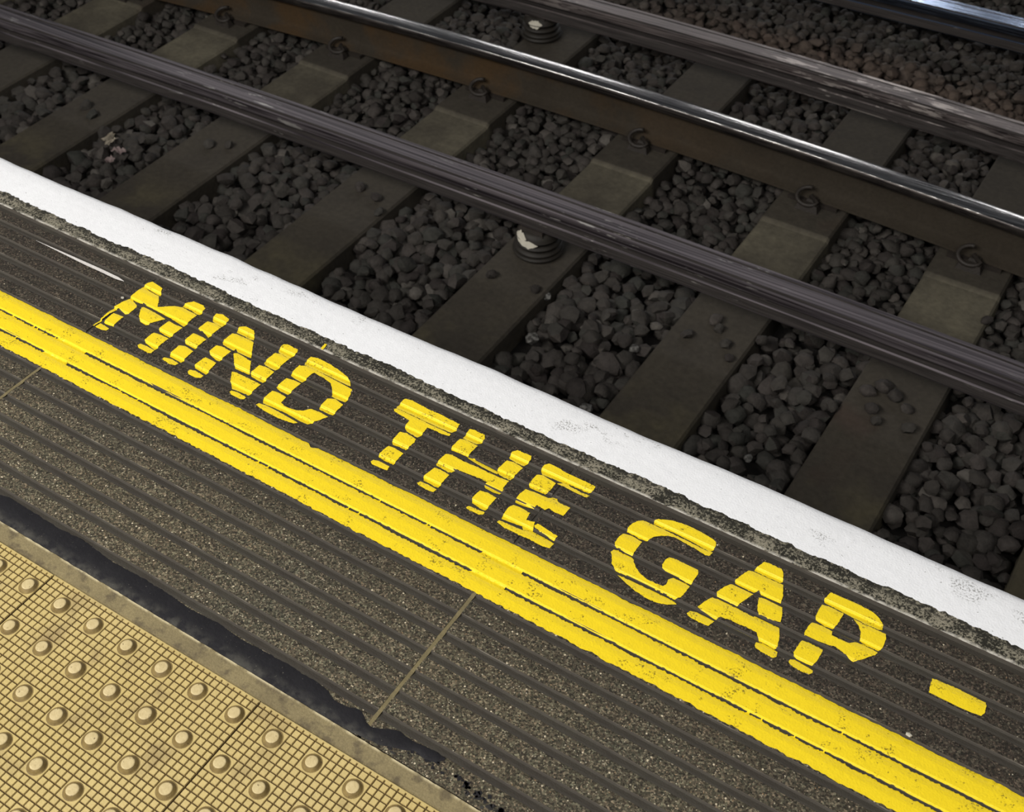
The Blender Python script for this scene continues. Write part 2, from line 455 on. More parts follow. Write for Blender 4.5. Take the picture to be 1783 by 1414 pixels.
def white_rows(x):
    inn = 1.148 + 0.003 * nz(x * 3.5, 5.5) + 0.0030 * nz(x * 28, 6.5) + 0.0030 * nz(x * 130, 7.5) + 0.0015 * nz(x * 320, 7.9)
    e = edge_y(x)
    return [(inn, 0.0022 + PT), (1.17, 0.0024 + PT), (1.20, 0.0024 + PT), (e - 0.0155, 0.0022 + PT), (e - 0.0055, -0.0003), (e - 0.0008, -0.0066), (e + 0.0008, -0.018), (e - 0.003, -0.05)]
wl = strip(cols, white_rows, lambda x, j: False, 'white_line', M_WHITE)
wl.data.shade_smooth()
tag(wl, 'broad white painted strip along the outer nosing of the platform', 'painted line')

# lettering
LET = {
'M': [[(-1.5248,1.0848),(-1.5241,1.0939),(-1.5187,1.1015),(-1.5095,1.0999),(-1.4907,1.0971),(-1.4785,1.0791),(-1.4915,1.0804),(-1.5109,1.0827)],[(-1.523,1.0475),(-1.5248,1.0848),(-1.5086,1.0804),(-1.4807,1.0777),(-1.4711,1.0682),(-1.4595,1.0531),(-1.435,1.0722),(-1.4222,1.0774),(-1.3838,1.0749),(-1.3833,1.0396),(-1.4091,1.043),(-1.4435,1.0464),(-1.4723,1.0479),(-1.4906,1.0492),(-1.4958,1.046),(-1.5133,1.0464)],[(-1.425,1.0825),(-1.4242,1.0872),(-1.4149,1.0993),(-1.3925,1.0998),(-1.3835,1.0956),(-1.3807,1.0782),(-1.3854,1.0767),(-1.4048,1.0798),(-1.4224,1.0786)],[(-1.5276,1.0139),(-1.5204,1.0491),(-1.5083,1.0425),(-1.4968,1.0384),(-1.4917,1.0333),(-1.4907,1.0133),(-1.4989,1.0109),(-1.5175,1.0146),(-1.5241,1.0105)],[(-1.5223,0.9572),(-1.5267,1.0131),(-1.5196,1.012),(-1.5208,0.9865),(-1.5193,0.9564)],[(-1.4844,1.0377),(-1.4828,1.0415),(-1.4526,1.0407),(-1.4241,1.0371),(-1.4273,1.0319),(-1.4443,1.0079),(-1.4594,1.0094),(-1.471,1.0185)],[(-1.4161,1.0119),(-1.4153,1.0366),(-1.3997,1.0354),(-1.3817,1.0358),(-1.3844,1.0056),(-1.3938,1.0058),(-1.4114,1.0081)],[(-1.5138,0.9746),(-1.5159,1.0005),(-1.4932,1.0022),(-1.491,0.9751),(-1.4981,0.9748),(-1.5084,0.9725)],[(-1.4163,0.9775),(-1.4166,0.9997),(-1.4064,1.002),(-1.3829,1.002),(-1.3834,0.968),(-1.3932,0.9697),(-1.4116,0.9739)],[(-1.5156,0.956),(-1.517,0.9685),(-1.5063,0.9684),(-1.4924,0.9663),(-1.4912,0.959),(-1.5034,0.9555)],[(-1.4167,0.9604),(-1.4169,0.9667),(-1.404,0.9682),(-1.3826,0.9672),(-1.382,0.9573),(-1.3872,0.9554),(-1.4106,0.9564)]],
'I': [[(-1.3549,1.0832),(-1.3566,1.0955),(-1.3461,1.0997),(-1.3263,1.096),(-1.3249,1.0905),(-1.3247,1.0734),(-1.3368,1.0738),(-1.349,1.0773)],[(-1.3566,1.0491),(-1.3565,1.072),(-1.3426,1.0749),(-1.3245,1.0719),(-1.3259,1.0402),(-1.3343,1.0442),(-1.3469,1.0488)],[(-1.3556,1.0136),(-1.3561,1.0356),(-1.3246,1.0353),(-1.3257,1.0074),(-1.3385,1.0073),(-1.3495,1.0083)],[(-1.3537,0.9748),(-1.3545,0.9987),(-1.3448,1.0034),(-1.3229,1.0002),(-1.3214,0.9681),(-1.3342,0.9691),(-1.3491,0.97)],[(-1.3542,0.9567),(-1.3549,0.9626),(-1.3432,0.966),(-1.323,0.9646),(-1.3245,0.9569),(-1.3358,0.9542)]],
'N': [[(-1.2959,1.0818),(-1.2975,1.0901),(-1.2894,1.0967),(-1.2695,1.0965),(-1.2626,1.0899),(-1.2536,1.077),(-1.2613,1.0753),(-1.2788,1.0769),(-1.2915,1.0768)],[(-1.298,1.0466),(-1.2964,1.0706),(-1.2895,1.0733),(-1.2605,1.0744),(-1.2502,1.0731),(-1.2379,1.0565),(-1.227,1.0394),(-1.2388,1.0395),(-1.2566,1.039),(-1.2661,1.0451),(-1.2643,1.0387),(-1.2744,1.0385),(-1.2919,1.0412)],[(-1.2004,1.0811),(-1.2014,1.0955),(-1.1935,1.0995),(-1.1709,1.0978),(-1.1675,1.0924),(-1.1694,1.0734),(-1.18,1.0728),(-1.1947,1.0757)],[(-1.2996,1.0154),(-1.2989,1.0324),(-1.2883,1.0359),(-1.267,1.034),(-1.2682,1.0051),(-1.2775,1.0052),(-1.2936,1.0102)],[(-1.2599,1.0325),(-1.2548,1.037),(-1.24,1.0358),(-1.2206,1.033),(-1.2079,1.016),(-1.2021,1.008),(-1.2163,1.0064),(-1.233,1.0063),(-1.248,1.0205)],[(-1.2012,1.0449),(-1.199,1.0715),(-1.187,1.0759),(-1.1685,1.0725),(-1.1702,1.0378),(-1.1838,1.0381),(-1.196,1.0394)],[(-1.2971,0.9755),(-1.2949,1.0004),(-1.2684,0.999),(-1.2649,0.9692),(-1.278,0.9698),(-1.292,0.9713)],[(-1.2023,1.0108),(-1.2021,1.0336),(-1.1889,1.0364),(-1.1692,1.0341),(-1.1688,1.0042),(-1.1808,1.004),(-1.1959,1.0061)],[(-1.2171,0.9773),(-1.231,0.9965),(-1.2233,0.9992),(-1.1685,0.9988),(-1.1692,0.9683),(-1.1843,0.9679),(-1.2019,0.9654)],[(-1.2949,0.9558),(-1.2956,0.9628),(-1.2861,0.9662),(-1.2656,0.9641),(-1.2653,0.9564),(-1.2737,0.953),(-1.2894,0.9531)],[(-1.2014,0.9573),(-1.2009,0.9618),(-1.19,0.9644),(-1.1684,0.9624),(-1.1688,0.9566),(-1.1737,0.9536),(-1.1937,0.9537)]],
'D': [[(-1.1411,1.0806),(-1.1404,1.0958),(-1.127,1.0996),(-1.1023,1.0987),(-1.0725,1.0938),(-1.0563,1.0895),(-1.0462,1.0843),(-1.0374,1.0741),(-1.0522,1.0735),(-1.0836,1.0754),(-1.1154,1.0746),(-1.1363,1.0748)],[(-1.143,1.046),(-1.1435,1.0689),(-1.1325,1.0742),(-1.1042,1.0742),(-1.0818,1.0731),(-1.055,1.0717),(-1.0304,1.07),(-1.0237,1.0533),(-1.022,1.0406),(-1.0312,1.039),(-1.0484,1.038),(-1.0581,1.0515),(-1.07,1.0625),(-1.0892,1.0663),(-1.1099,1.0678),(-1.1119,1.0637),(-1.113,1.0387),(-1.1234,1.0394),(-1.1398,1.0422)],[(-1.1432,1.0088),(-1.1415,1.0325),(-1.1291,1.0359),(-1.1129,1.036),(-1.1144,1.0042),(-1.126,1.0039),(-1.1378,1.005)],[(-1.0519,1.0097),(-1.0511,1.0322),(-1.0405,1.0374),(-1.0205,1.0333),(-1.0214,1.0056),(-1.0312,1.0049),(-1.0482,1.0052)],[(-1.1427,0.9741),(-1.1421,0.9973),(-1.1287,0.9995),(-1.1119,0.9974),(-1.1112,0.9826),(-1.0988,0.9794),(-1.0795,0.9818),(-1.0676,0.9878),(-1.0601,0.9979),(-1.0438,0.9998),(-1.0241,0.9986),(-1.0315,0.9846),(-1.043,0.9682),(-1.0571,0.9674),(-1.0926,0.9696),(-1.1365,0.967)],[(-1.1433,0.9573),(-1.1418,0.9631),(-1.1299,0.9656),(-1.0996,0.9653),(-1.0569,0.9622),(-1.0627,0.9565),(-1.0891,0.9529),(-1.1192,0.9532),(-1.1367,0.9559)]],
'T': [[(-0.9434,1.0753),(-0.9426,1.0978),(-0.9307,1.1015),(-0.8942,1.0985),(-0.8679,1.0991),(-0.8323,1.0973),(-0.8298,1.0847),(-0.8337,1.0753),(-0.8535,1.0735),(-0.8947,1.0741),(-0.9397,1.074)],[(-0.9434,1.0692),(-0.9409,1.0732),(-0.8935,1.0725),(-0.8524,1.0719),(-0.832,1.0716),(-0.8314,1.0669),(-0.8436,1.0645),(-0.8724,1.0642),(-0.8711,1.0451),(-0.8737,1.0377),(-0.8851,1.0387),(-0.8965,1.0398),(-0.9055,1.0472),(-0.9059,1.0612),(-0.9403,1.0651)],[(-0.9037,1.0098),(-0.9045,1.0325),(-0.8942,1.0366),(-0.8732,1.0333),(-0.8705,1.0247),(-0.8739,1.0065),(-0.8864,1.0068),(-0.8984,1.0051)],[(-0.9037,0.9744),(-0.9015,0.9985),(-0.8901,0.9999),(-0.8718,0.9976),(-0.8719,0.9706),(-0.886,0.9708),(-0.9002,0.971)],[(-0.9046,0.9559),(-0.9039,0.9619),(-0.8938,0.9648),(-0.8739,0.9639),(-0.8714,0.9548),(-0.8852,0.9535),(-0.9005,0.9529)]],
'H': [[(-0.8111,1.0753),(-0.8123,1.0974),(-0.8047,1.0991),(-0.7847,1.0987),(-0.7797,1.0925),(-0.7797,1.0821),(-0.7853,1.0752),(-0.7988,1.0749)],[(-0.8147,1.0478),(-0.8137,1.0714),(-0.8035,1.0743),(-0.7813,1.0731),(-0.7821,1.0465),(-0.7931,1.0464),(-0.8119,1.045)],[(-0.7827,1.0462),(-0.771,1.0489),(-0.7657,1.0473),(-0.7454,1.0468),(-0.7247,1.0453),(-0.7218,1.0393),(-0.7405,1.0393),(-0.7613,1.0408),(-0.7498,1.0398),(-0.7774,1.0434)],[(-0.8164,1.0085),(-0.814,1.0319),(-0.8047,1.0359),(-0.7828,1.0338),(-0.7552,1.0354),(-0.7248,1.0344),(-0.7381,1.0357),(-0.7181,1.0351),(-0.6988,1.0369),(-0.6982,1.0195),(-0.6952,1.0163),(-0.6972,1.0075),(-0.7065,1.0055),(-0.7228,1.0067),(-0.7271,1.0117),(-0.7254,1.0165),(-0.7459,1.0179),(-0.7269,1.018),(-0.7507,1.0162),(-0.7827,1.0139),(-0.7849,1.0048),(-0.7901,1.0026),(-0.8125,1.0053)],[(-0.8167,0.9752),(-0.8125,0.9993),(-0.8023,1.0006),(-0.7841,0.9987),(-0.7845,0.9681),(-0.7964,0.9683),(-0.8123,0.9692)],[(-0.8168,0.9588),(-0.8143,0.9648),(-0.8011,0.9654),(-0.7831,0.9637),(-0.7846,0.9563),(-0.7954,0.955),(-0.8129,0.9559)],[(-0.7257,1.0801),(-0.7276,1.0909),(-0.7217,1.0986),(-0.6966,1.0994),(-0.6932,1.0923),(-0.6959,1.0749),(-0.7085,1.0749),(-0.7225,1.0768)],[(-0.7272,1.0476),(-0.7249,1.0713),(-0.714,1.0742),(-0.6948,1.0717),(-0.6979,1.04),(-0.7112,1.0395),(-0.7223,1.0416)],[(-0.728,0.9789),(-0.7259,0.9967),(-0.7141,0.9995),(-0.6959,0.9983),(-0.6976,0.9688),(-0.7067,0.9681),(-0.723,0.9715)],[(-0.725,0.9576),(-0.723,0.9631),(-0.7087,0.9636),(-0.696,0.965),(-0.6952,0.9594),(-0.7003,0.9557),(-0.7017,0.9556),(-0.7197,0.9558)]],
'E': [[(-0.6693,1.0836),(-0.6697,1.0937),(-0.6645,1.1009),(-0.6506,1.1004),(-0.6299,1.0977),(-0.598,1.0982),(-0.5795,1.097),(-0.5779,1.0892),(-0.5826,1.0813),(-0.603,1.0812),(-0.6146,1.0816),(-0.6278,1.0784),(-0.6627,1.076)],[(-0.6331,1.0714),(-0.6223,1.0819),(-0.6124,1.0779),(-0.5908,1.0762),(-0.5778,1.078),(-0.5802,1.0708),(-0.5946,1.07),(-0.6182,1.0718)],[(-0.6696,1.0486),(-0.669,1.0708),(-0.6621,1.0751),(-0.635,1.0714),(-0.6341,1.0543),(-0.6376,1.0446),(-0.6505,1.0441),(-0.6649,1.0427)],[(-0.6698,1.0096),(-0.6707,1.0215),(-0.6677,1.0364),(-0.6549,1.0388),(-0.64,1.0393),(-0.629,1.0399),(-0.6249,1.0455),(-0.6174,1.0471),(-0.6129,1.0412),(-0.5914,1.0411),(-0.5912,1.0205),(-0.6094,1.0201),(-0.6174,1.0224),(-0.6212,1.0164),(-0.6363,1.0181),(-0.6373,1.0106),(-0.6539,1.0071),(-0.6675,1.0061)],[(-0.6693,0.9706),(-0.6707,0.9917),(-0.6667,1.0004),(-0.6525,1.0018),(-0.6368,0.9994),(-0.6344,0.9851),(-0.6215,0.9884),(-0.62,0.9845),(-0.6156,0.9729),(-0.6287,0.9672),(-0.6343,0.9732),(-0.651,0.97),(-0.667,0.9685)],[(-0.619,0.9828),(-0.6159,0.9883),(-0.5956,0.9854),(-0.5786,0.983),(-0.579,0.9746),(-0.5954,0.9761),(-0.6156,0.9789)],[(-0.6698,0.9583),(-0.6687,0.9638),(-0.6477,0.9649),(-0.6281,0.9663),(-0.6156,0.9729),(-0.5984,0.9719),(-0.5764,0.9703),(-0.5767,0.9574),(-0.588,0.955),(-0.6106,0.9561),(-0.6286,0.9554),(-0.6543,0.9548)]],
'G': [[(-0.4698,1.0809),(-0.4721,1.0864),(-0.4667,1.091),(-0.4584,1.095),(-0.448,1.0997),(-0.4241,1.1032),(-0.402,1.1023),(-0.3818,1.0995),(-0.3751,1.096),(-0.3722,1.0876),(-0.3745,1.077),(-0.378,1.0765),(-0.4099,1.0802),(-0.4362,1.0818),(-0.4545,1.08),(-0.4673,1.0798)],[(-0.4986,1.0525),(-0.4971,1.0604),(-0.4935,1.0705),(-0.4858,1.0779),(-0.4706,1.0787),(-0.4538,1.0787),(-0.4342,1.0779),(-0.4086,1.0776),(-0.3824,1.0754),(-0.3716,1.0787),(-0.3726,1.0681),(-0.3783,1.067),(-0.3983,1.0696),(-0.4182,1.0716),(-0.4315,1.0727),(-0.4402,1.0699),(-0.4491,1.0649),(-0.4569,1.0578),(-0.4634,1.046),(-0.4728,1.0444),(-0.4854,1.046),(-0.4961,1.0454)],[(-0.5011,1.0183),(-0.5012,1.0301),(-0.4988,1.0399),(-0.4866,1.0435),(-0.4682,1.0405),(-0.4681,1.0286),(-0.4681,1.0169),(-0.4681,1.011),(-0.4777,1.0109),(-0.4888,1.0124),(-0.4988,1.0129)],[(-0.4979,1.0),(-0.497,1.0064),(-0.4906,1.0087),(-0.4795,1.0073),(-0.4685,1.0083),(-0.463,1.0051),(-0.455,0.9952),(-0.4434,0.9877),(-0.4298,0.9833),(-0.4172,0.9831),(-0.4044,0.9847),(-0.402,0.9894),(-0.4036,0.9996),(-0.3994,1.0071),(-0.3856,1.0077),(-0.3718,1.0059),(-0.3726,0.9919),(-0.3742,0.9807),(-0.3806,0.9743),(-0.3935,0.9756),(-0.4184,0.976),(-0.4435,0.9763),(-0.4752,0.9744),(-0.4859,0.9809),(-0.4909,0.991)],[(-0.4696,0.9689),(-0.4614,0.97),(-0.4402,0.9703),(-0.4158,0.9712),(-0.3911,0.9709),(-0.3788,0.9707),(-0.3736,0.9677),(-0.385,0.9593),(-0.3971,0.9546),(-0.4138,0.9535),(-0.4324,0.9561),(-0.4517,0.9616)],[(-0.4233,1.0183),(-0.4234,1.0281),(-0.4205,1.0369),(-0.4121,1.0377),(-0.3947,1.0378),(-0.3746,1.0372),(-0.372,1.0307),(-0.3719,1.0195),(-0.3724,1.0095),(-0.3803,1.0094),(-0.3965,1.0122),(-0.4125,1.0119),(-0.4207,1.0133)]],
'A': [[(-0.3069,1.0824),(-0.3048,1.0889),(-0.3003,1.1012),(-0.2931,1.1023),(-0.274,1.1021),(-0.2693,1.0965),(-0.2637,1.083),(-0.2663,1.0788),(-0.2864,1.079),(-0.3054,1.0791)],[(-0.3222,1.0498),(-0.3174,1.0639),(-0.3128,1.0758),(-0.3048,1.0777),(-0.2857,1.0774),(-0.2609,1.078),(-0.2528,1.0581),(-0.2509,1.0469),(-0.2656,1.0467),(-0.2802,1.0459),(-0.286,1.0506),(-0.2907,1.0443),(-0.3079,1.0436),(-0.3198,1.0446)],[(-0.3351,1.0157),(-0.3307,1.0277),(-0.3247,1.0402),(-0.3118,1.0411),(-0.2902,1.0405),(-0.2954,1.0248),(-0.3007,1.0109),(-0.3176,1.0109),(-0.3316,1.0112)],[(-0.281,1.0396),(-0.2724,1.0425),(-0.2462,1.0417),(-0.2402,1.0268),(-0.2381,1.0153),(-0.2508,1.0137),(-0.2691,1.0135),(-0.2741,1.0177)],[(-0.3468,0.9779),(-0.3441,0.9878),(-0.3367,1.006),(-0.326,1.0074),(-0.3032,1.0069),(-0.2741,1.0056),(-0.2727,1.0081),(-0.2361,1.0078),(-0.2315,0.9989),(-0.2274,0.9843),(-0.2249,0.9773),(-0.2273,0.972),(-0.239,0.9739),(-0.2505,0.9729),(-0.2553,0.9793),(-0.2589,0.9833),(-0.2737,0.9835),(-0.3013,0.9821),(-0.3127,0.9799),(-0.3159,0.9738),(-0.3253,0.9752),(-0.3386,0.9766)],[(-0.3546,0.9609),(-0.3529,0.9673),(-0.3447,0.9711),(-0.3166,0.9702),(-0.3198,0.9575),(-0.3348,0.9564),(-0.3506,0.9578)],[(-0.2519,0.9627),(-0.2528,0.9699),(-0.2432,0.9728),(-0.2215,0.971),(-0.2196,0.9615),(-0.2219,0.9573),(-0.2338,0.9572),(-0.249,0.9591)]],
'P': [[(-0.2019,1.0864),(-0.1984,1.1003),(-0.1836,1.1009),(-0.1577,1.1015),(-0.1379,1.1),(-0.1273,1.0959),(-0.1169,1.0873),(-0.1141,1.08),(-0.119,1.0769),(-0.1398,1.076),(-0.1571,1.0773),(-0.1746,1.0786),(-0.1993,1.0802)],[(-0.2011,1.0513),(-0.201,1.0621),(-0.2014,1.0754),(-0.1913,1.0774),(-0.1695,1.0771),(-0.1697,1.0663),(-0.1703,1.0538),(-0.1728,1.0448),(-0.1842,1.0436),(-0.1981,1.047)],[(-0.1553,1.0754),(-0.145,1.075),(-0.1285,1.0755),(-0.1078,1.075),(-0.1047,1.0651),(-0.1038,1.051),(-0.1068,1.0447),(-0.1219,1.044),(-0.1342,1.0459),(-0.137,1.0567),(-0.1442,1.0672)],[(-0.2035,1.0166),(-0.203,1.0289),(-0.201,1.0404),(-0.1883,1.0426),(-0.1714,1.0412),(-0.17,1.0338),(-0.1562,1.0328),(-0.1446,1.0342),(-0.1393,1.0405),(-0.1273,1.0436),(-0.1066,1.0412),(-0.1077,1.0354),(-0.1206,1.018),(-0.1296,1.0102),(-0.1434,1.0145),(-0.1582,1.0184),(-0.1725,1.0153),(-0.1879,1.0145),(-0.2018,1.0139)],[(-0.203,0.9801),(-0.2021,0.9923),(-0.2012,1.0061),(-0.1903,1.007),(-0.1711,1.0066),(-0.1707,0.9974),(-0.1708,0.9844),(-0.1734,0.9748),(-0.1843,0.9744),(-0.2008,0.975)],[(-0.2028,0.9629),(-0.2022,0.9693),(-0.1963,0.9712),(-0.1697,0.9686),(-0.1689,0.9642),(-0.1712,0.9592),(-0.1794,0.9576),(-0.1977,0.9589)]],
'dash': [[(-0.0309,1.0413),(0.0028,1.044),(0.0404,1.0423),(0.0423,1.0386),(0.0437,1.0246),(0.0406,1.0178),(0.0195,1.0163),(-0.0278,1.0167),(-0.0294,1.0258)]],
'tick': [[(-1.137,1.1187),(-1.1389,1.1319),(-1.1346,1.1328),(-1.1314,1.1185)]],
}

def densify(poly, amp=0.0009):
    out = []
    for i, p in enumerate(poly):
        q = poly[(i + 1) % len(poly)]
        n = max(1, int(math.dist(p, q) / 0.0018))
        for t in range(n):
            x = p[0] + (q[0] - p[0]) * t / n; y = p[1] + (q[1] - p[1]) * t / n
            out.append((x + amp * nz(x * 260, y * 260, 1), y + amp * nz(x * 260, y * 260, 9)))
    return out
def crossings(poly, y):
    xs = []
    for i, p in enumerate(poly):
        q = poly[(i + 1) % len(poly)]
        if (p[1] <= y) != (q[1] <= y): xs.append(p[0] + (y - p[1]) / (q[1] - p[1]) * (q[0] - p[0]))
    return sorted(xs)
def film(polys, name, parent):
    m = MB(); dy = 0.0008
    for poly in polys:
        poly = densify(poly)
        ya = min(p[1] for p in poly); yb = max(p[1] for p in poly)
        r0, r1 = int(math.floor(ya / dy)), int(math.ceil(yb / dy))
        for r in range(r0, r1):
            y, y2 = r * dy, (r + 1) * dy
            cm = crossings(poly, (y + y2) / 2)
            if len(cm) < 2: continue
            ca, cb = crossings(poly, y), crossings(poly, y2)
            if len(ca) != len(cm): ca = cm
            if len(cb) != len(cm): cb = cm
            for i in range(0, len(cm) - 1, 2):
                z, z2 = hz(y) + PT, hz(y2) + PT
                m.add([(ca[i], y, z), (ca[i + 1], y, z), (cb[i + 1], y2, z2), (cb[i], y2, z2)], [(0, 1, 2, 3)])
    return build(m, name, M_YEL, parent)
sign = tag(empty('lettering', (-0.62, 1.02, 0)), 'yellow stencilled words MIND THE GAP painted across the platform ribs', 'lettering')
words = [('M', 'M', 'first letter, M of MIND'), ('I', 'I', 'I of MIND'), ('N', 'N', 'N of MIND'), ('D', 'D', 'D of MIND'),
         ('T', 'T', 'T of THE'), ('H', 'H', 'H of THE'), ('E', 'E', 'E of THE'), ('G', 'G', 'G of GAP'), ('A', 'A', 'A of GAP'), ('P', 'P', 'P of GAP'),
         ('dash', '-', 'short dash after the word GAP'), ('tick', '', 'small stray yellow paint tick above the D')]
for key, _, lab in words:
    nm = {'dash': 'painted_dash', 'tick': 'paint_tick'}.get(key, 'painted_letter')
    o = film(LET[key], nm, None)
    if key == 'tick':
        for v in o.data.vertices: v.co.z = 0.0034
    o.parent = sign; o.matrix_parent_inverse = Matrix.Translation((0.62, -1.02, 0))
    o['label'] = 'yellow ' + lab
# thin pale streak lying in the top groove, left of the M
m = MB(); V = []; F = []
for i in range(61):
    t = i / 60; x = -1.80 + 0.235 * t
    w = 0.0034 * min(1, t * 1.6 + 0.05) * min(1, (1 - t) * 12 + 0.1); y = 1.0745 + 0.0006 * nz(x * 20)
    V += [(x, y - w, 0.0006), (x, y + w, 0.0006)]
for i in range(60): F.append((2 * i, 2 * i + 1, 2 * i + 3, 2 * i + 2))
m.add(V, F)
M_STREAK = mat_flat('pale_streak_film', (196, 190, 186), (226, 222, 218), 60, 0.45)
o = build(m, 'pale_streak', M_STREAK, floor); o['label'] = 'thin pale streak left of the letter M'
# pale grit stuck on the slabs
def hull(n, rx, ry, rz, seed):
    r = random.Random(seed); bm = bmesh.new()
    for i in range(n):
        z = 1 - 2 * (i + 0.5) / n; a = i * 2.399963 + seed; q = math.sqrt(1 - z * z); s = r.uniform(0.80, 1.08)
        bm.verts.new((math.cos(a) * q * rx * s, math.sin(a) * q * ry * s, z * rz * s))
    bmesh.ops.convex_hull(bm, input=bm.verts)
    for v in [v for v in bm.verts if not v.link_faces]: bm.verts.remove(v)
    me = bpy.data.meshes.new('stone'); bm.to_mesh(me); bm.free(); return me
for i, (x, y, s, lab) in enumerate([(-1.532, 1.0385, .0032, 'small pale grit chip left of the letter M'), (-0.028, 0.9425, .0036, 'small pale grit chip beside the yellow band under the dash')]):
    me = hull(12, s * 1.3, s, s * 0.6, 40 + i); me.materials.append(M_CHIP)
    o = link('grit_chip', me, None, (x, y, 0.0012)); tag(o, lab, 'grit')

# bitumen seam and edging strip
tl = [(X0, .601), (-1.60, .602), (-1.351, .601), (-1.334, .604), (-1.268, .603), (-1.225, .602), (-1.181, .604), (-1.114, .600), (-1.081, .6005), (-1.043, .601), (-1.001, .601), (-0.95, .597), (-.9, .600), (-.85, .597), (-.80, .600),
      (-.735, .600), (-.701, .598), (-.688, .591), (-.662, .592), (-.652, .5965), (-.644, .597), (-.629, .586), (-.617, .585), (-.60, .594), (-.586, .599), (-.567, .596), (-.541, .600), (-.525, .602), (-.511, .600)]
bl_ = [(X0, .5628), (-.70, .5628), (-.66, .564), (-.637, .5645), (-.618, .567), (-.597, .569), (-.580, .575), (-.565, .580), (-.552, .586), (-.533, .584), (-.52, .587), (-.511, .597)]
V = []; F = []; xs = list(np.arange(X0, -.511, 0.002))
for x in xs:
    r = 0.0012 * nz(x * 60, 4.4) + 0.0012 * nz(x * 150, 2.2) + 0.002 * nz(x * 15, 7.1)
    a = np.interp(x, *zip(*bl_)); b = np.interp(x, *zip(*tl)) + r
    a = a + (0.0008 * nz(x * 90, 1.1) if x > -.68 else 0); b = max(b, a + 0.0004)
    for t in (0, .15, .5, .85, 1): V.append((x, a + (b - a) * t, hz(a + (b - a) * t) * (0.5 if t < 1 else 1) + (0.0002, 0.0016, 0.002, 0.0016, 0.0003)[int(t * 4.99) if t not in (.15, .85) else (1 if t < .5 else 3)]))
for i in range(len(xs) - 1):
    for j in range(4): a = i * 5 + j; F.append((a, a + 5, a + 6, a + 1))
m = MB(); m.add(V, F)
o = build(m, 'bitumen_seam', M_TAR, None, True); tag(o, 'black irregular bitumen strip between the ribbed slabs and the buff tiles', 'sealant')
# crumbs of bitumen past the end of the seam
m = MB()
for i in range(150):
    t = random.random(); x = -.60 + .24 * t + random.gauss(0, .006); y = .5935 - .024 * t + random.gauss(0, .0045)
    if x > -.56 or y < .58:
        if y < .5665 or y > .600: continue
        s = abs(random.gauss(0, .0016)) + .0006; n = 7; z = hz(y) + .0006
        m.add([(x + s * random.uniform(.6, 1.5) * math.cos(a), y + s * random.uniform(.6, 1.4) * math.sin(a), z) for a in [k * 2 * math.pi / n for k in range(n)]], [tuple(range(n))])
for cx, cy, rx, ry in ((-.592, .5770, .0045, .003), (-.581, .5725, .004, .0022), (-.574, .5695, .005, .0015)):
    m.add([(cx + rx * math.cos(a), cy + ry * math.sin(a), .0008) for a in [k * math.pi / 6 for k in range(12)]], [tuple(range(12))])
o = build(m, 'bitumen_crumbs', M_TAR, None); tag(o, 'scattered black bitumen crumbs past the end of the bitumen strip', 'sealant', kind='stuff')

V = []; F = []; xs = list(np.arange(X0, X1, 0.006))
for x in xs:
    e = 0.0006 * nz(x * 30, 2) + 0.0008 * nz(x * 110, 3)
    V += [(x, .5372, -.003), (x, .5385, .0010), (x, .558 + e, .0014), (x, .5628 + e, .0018), (x, .5642 + e, -.003)]
for i in range(len(xs) - 1):
    for j in range(4): a = i * 5 + j; F.append((a, a + 5, a + 6, a + 1))
m = MB(); m.add(V, F); build(m, 'edging_strip', M_EDGE, floor)

# tactile tiles
CX, CY, TL = .01093, .01058, .3935
def tile_mesh():
    m = MB(); G = .00095; D = -.0020
    m.box((.0008, -.381, -.012), (TL - .0008, -.0004, D), 1)
    def cell(x0, x1, y0, y1, t=.0):
        x0 = max(x0, .0017); x1 = min(x1, TL - .0017); b = .00035
        m.add([(x0, y0, D), (x1, y0, D), (x1, y1, D), (x0, y1, D), (x0 + b, y0 + b, t), (x1 - b, y0 + b, t), (x1 - b, y1 - b, t), (x0 + b, y1 - b, t)],
              [(4, 5, 6, 7), (0, 1, 5, 4), (1, 2, 6, 5), (2, 3, 7, 6), (3, 0, 4, 7)], 0)
    for c in range(36): cell(c * CX + G, (c + 1) * CX - G, -.62 * CY + G, -.0006)
    m.box((.001, -.0022, D), (TL - .001, -.0004, -.0001), 0)
    for r in range(35):
        y1 = -(.62 + r) * CY - G; y0 = -(.62 + r + 1) * CY + G
        q = (r - 1) % 6; blk = (r - 1) // 6
        for c in range(36):
            if q < 3 and r >= 1:
                off = 3 if blk % 2 == 0 else 0
                if (c - off) % 6 < 3: continue
            if q < 3 and r >= 1 and False: pass
            cell(c * CX + G, (c + 1) * CX - G, y0, y1, random.uniform(-.0003, .0001))
    pads = []
    for blk in range(6):
        r = 1 + 6 * blk; off = 3 if blk % 2 == 0 else 0
        y1 = -(.62 + r) * CY; y0 = y1 - 3 * CY
        if y0 < -.381: continue
        for k in range(6):
            x0 = (off + 6 * k) * CX
            cell(x0 + G, x0 + 3 * CX - G, y0 + G, y1 - G, -.0004); pads.append((x0 + 1.5 * CX, (y0 + y1) / 2))
    return m.mesh('tile', [M_TILE, M_GROUT]), pads
tme, pads = tile_mesh()
bm_ = MB()
bm_.lathe([(.0140, .00015), (.0124, .0003), (.0115, .0014), (.0100, .0034), (.0086, .0047)], 24, mi=1); bm_.m[-1] = 1
bm_.lathe([(.0086, .0047), (.0080, .0053), (.0070, .0055)], 24, mi=0)
bme = bm_.mesh('blister', [M_BT, M_BS], 40)
spots = [(tx, .537) for tx in (-1.948, -1.5545, -1.161, -.7675, -.374, .0195, .413)] + [(tx, .154) for tx in (-1.948, -1.5545, -1.161, -.7675, -.374, .0195, .413)]
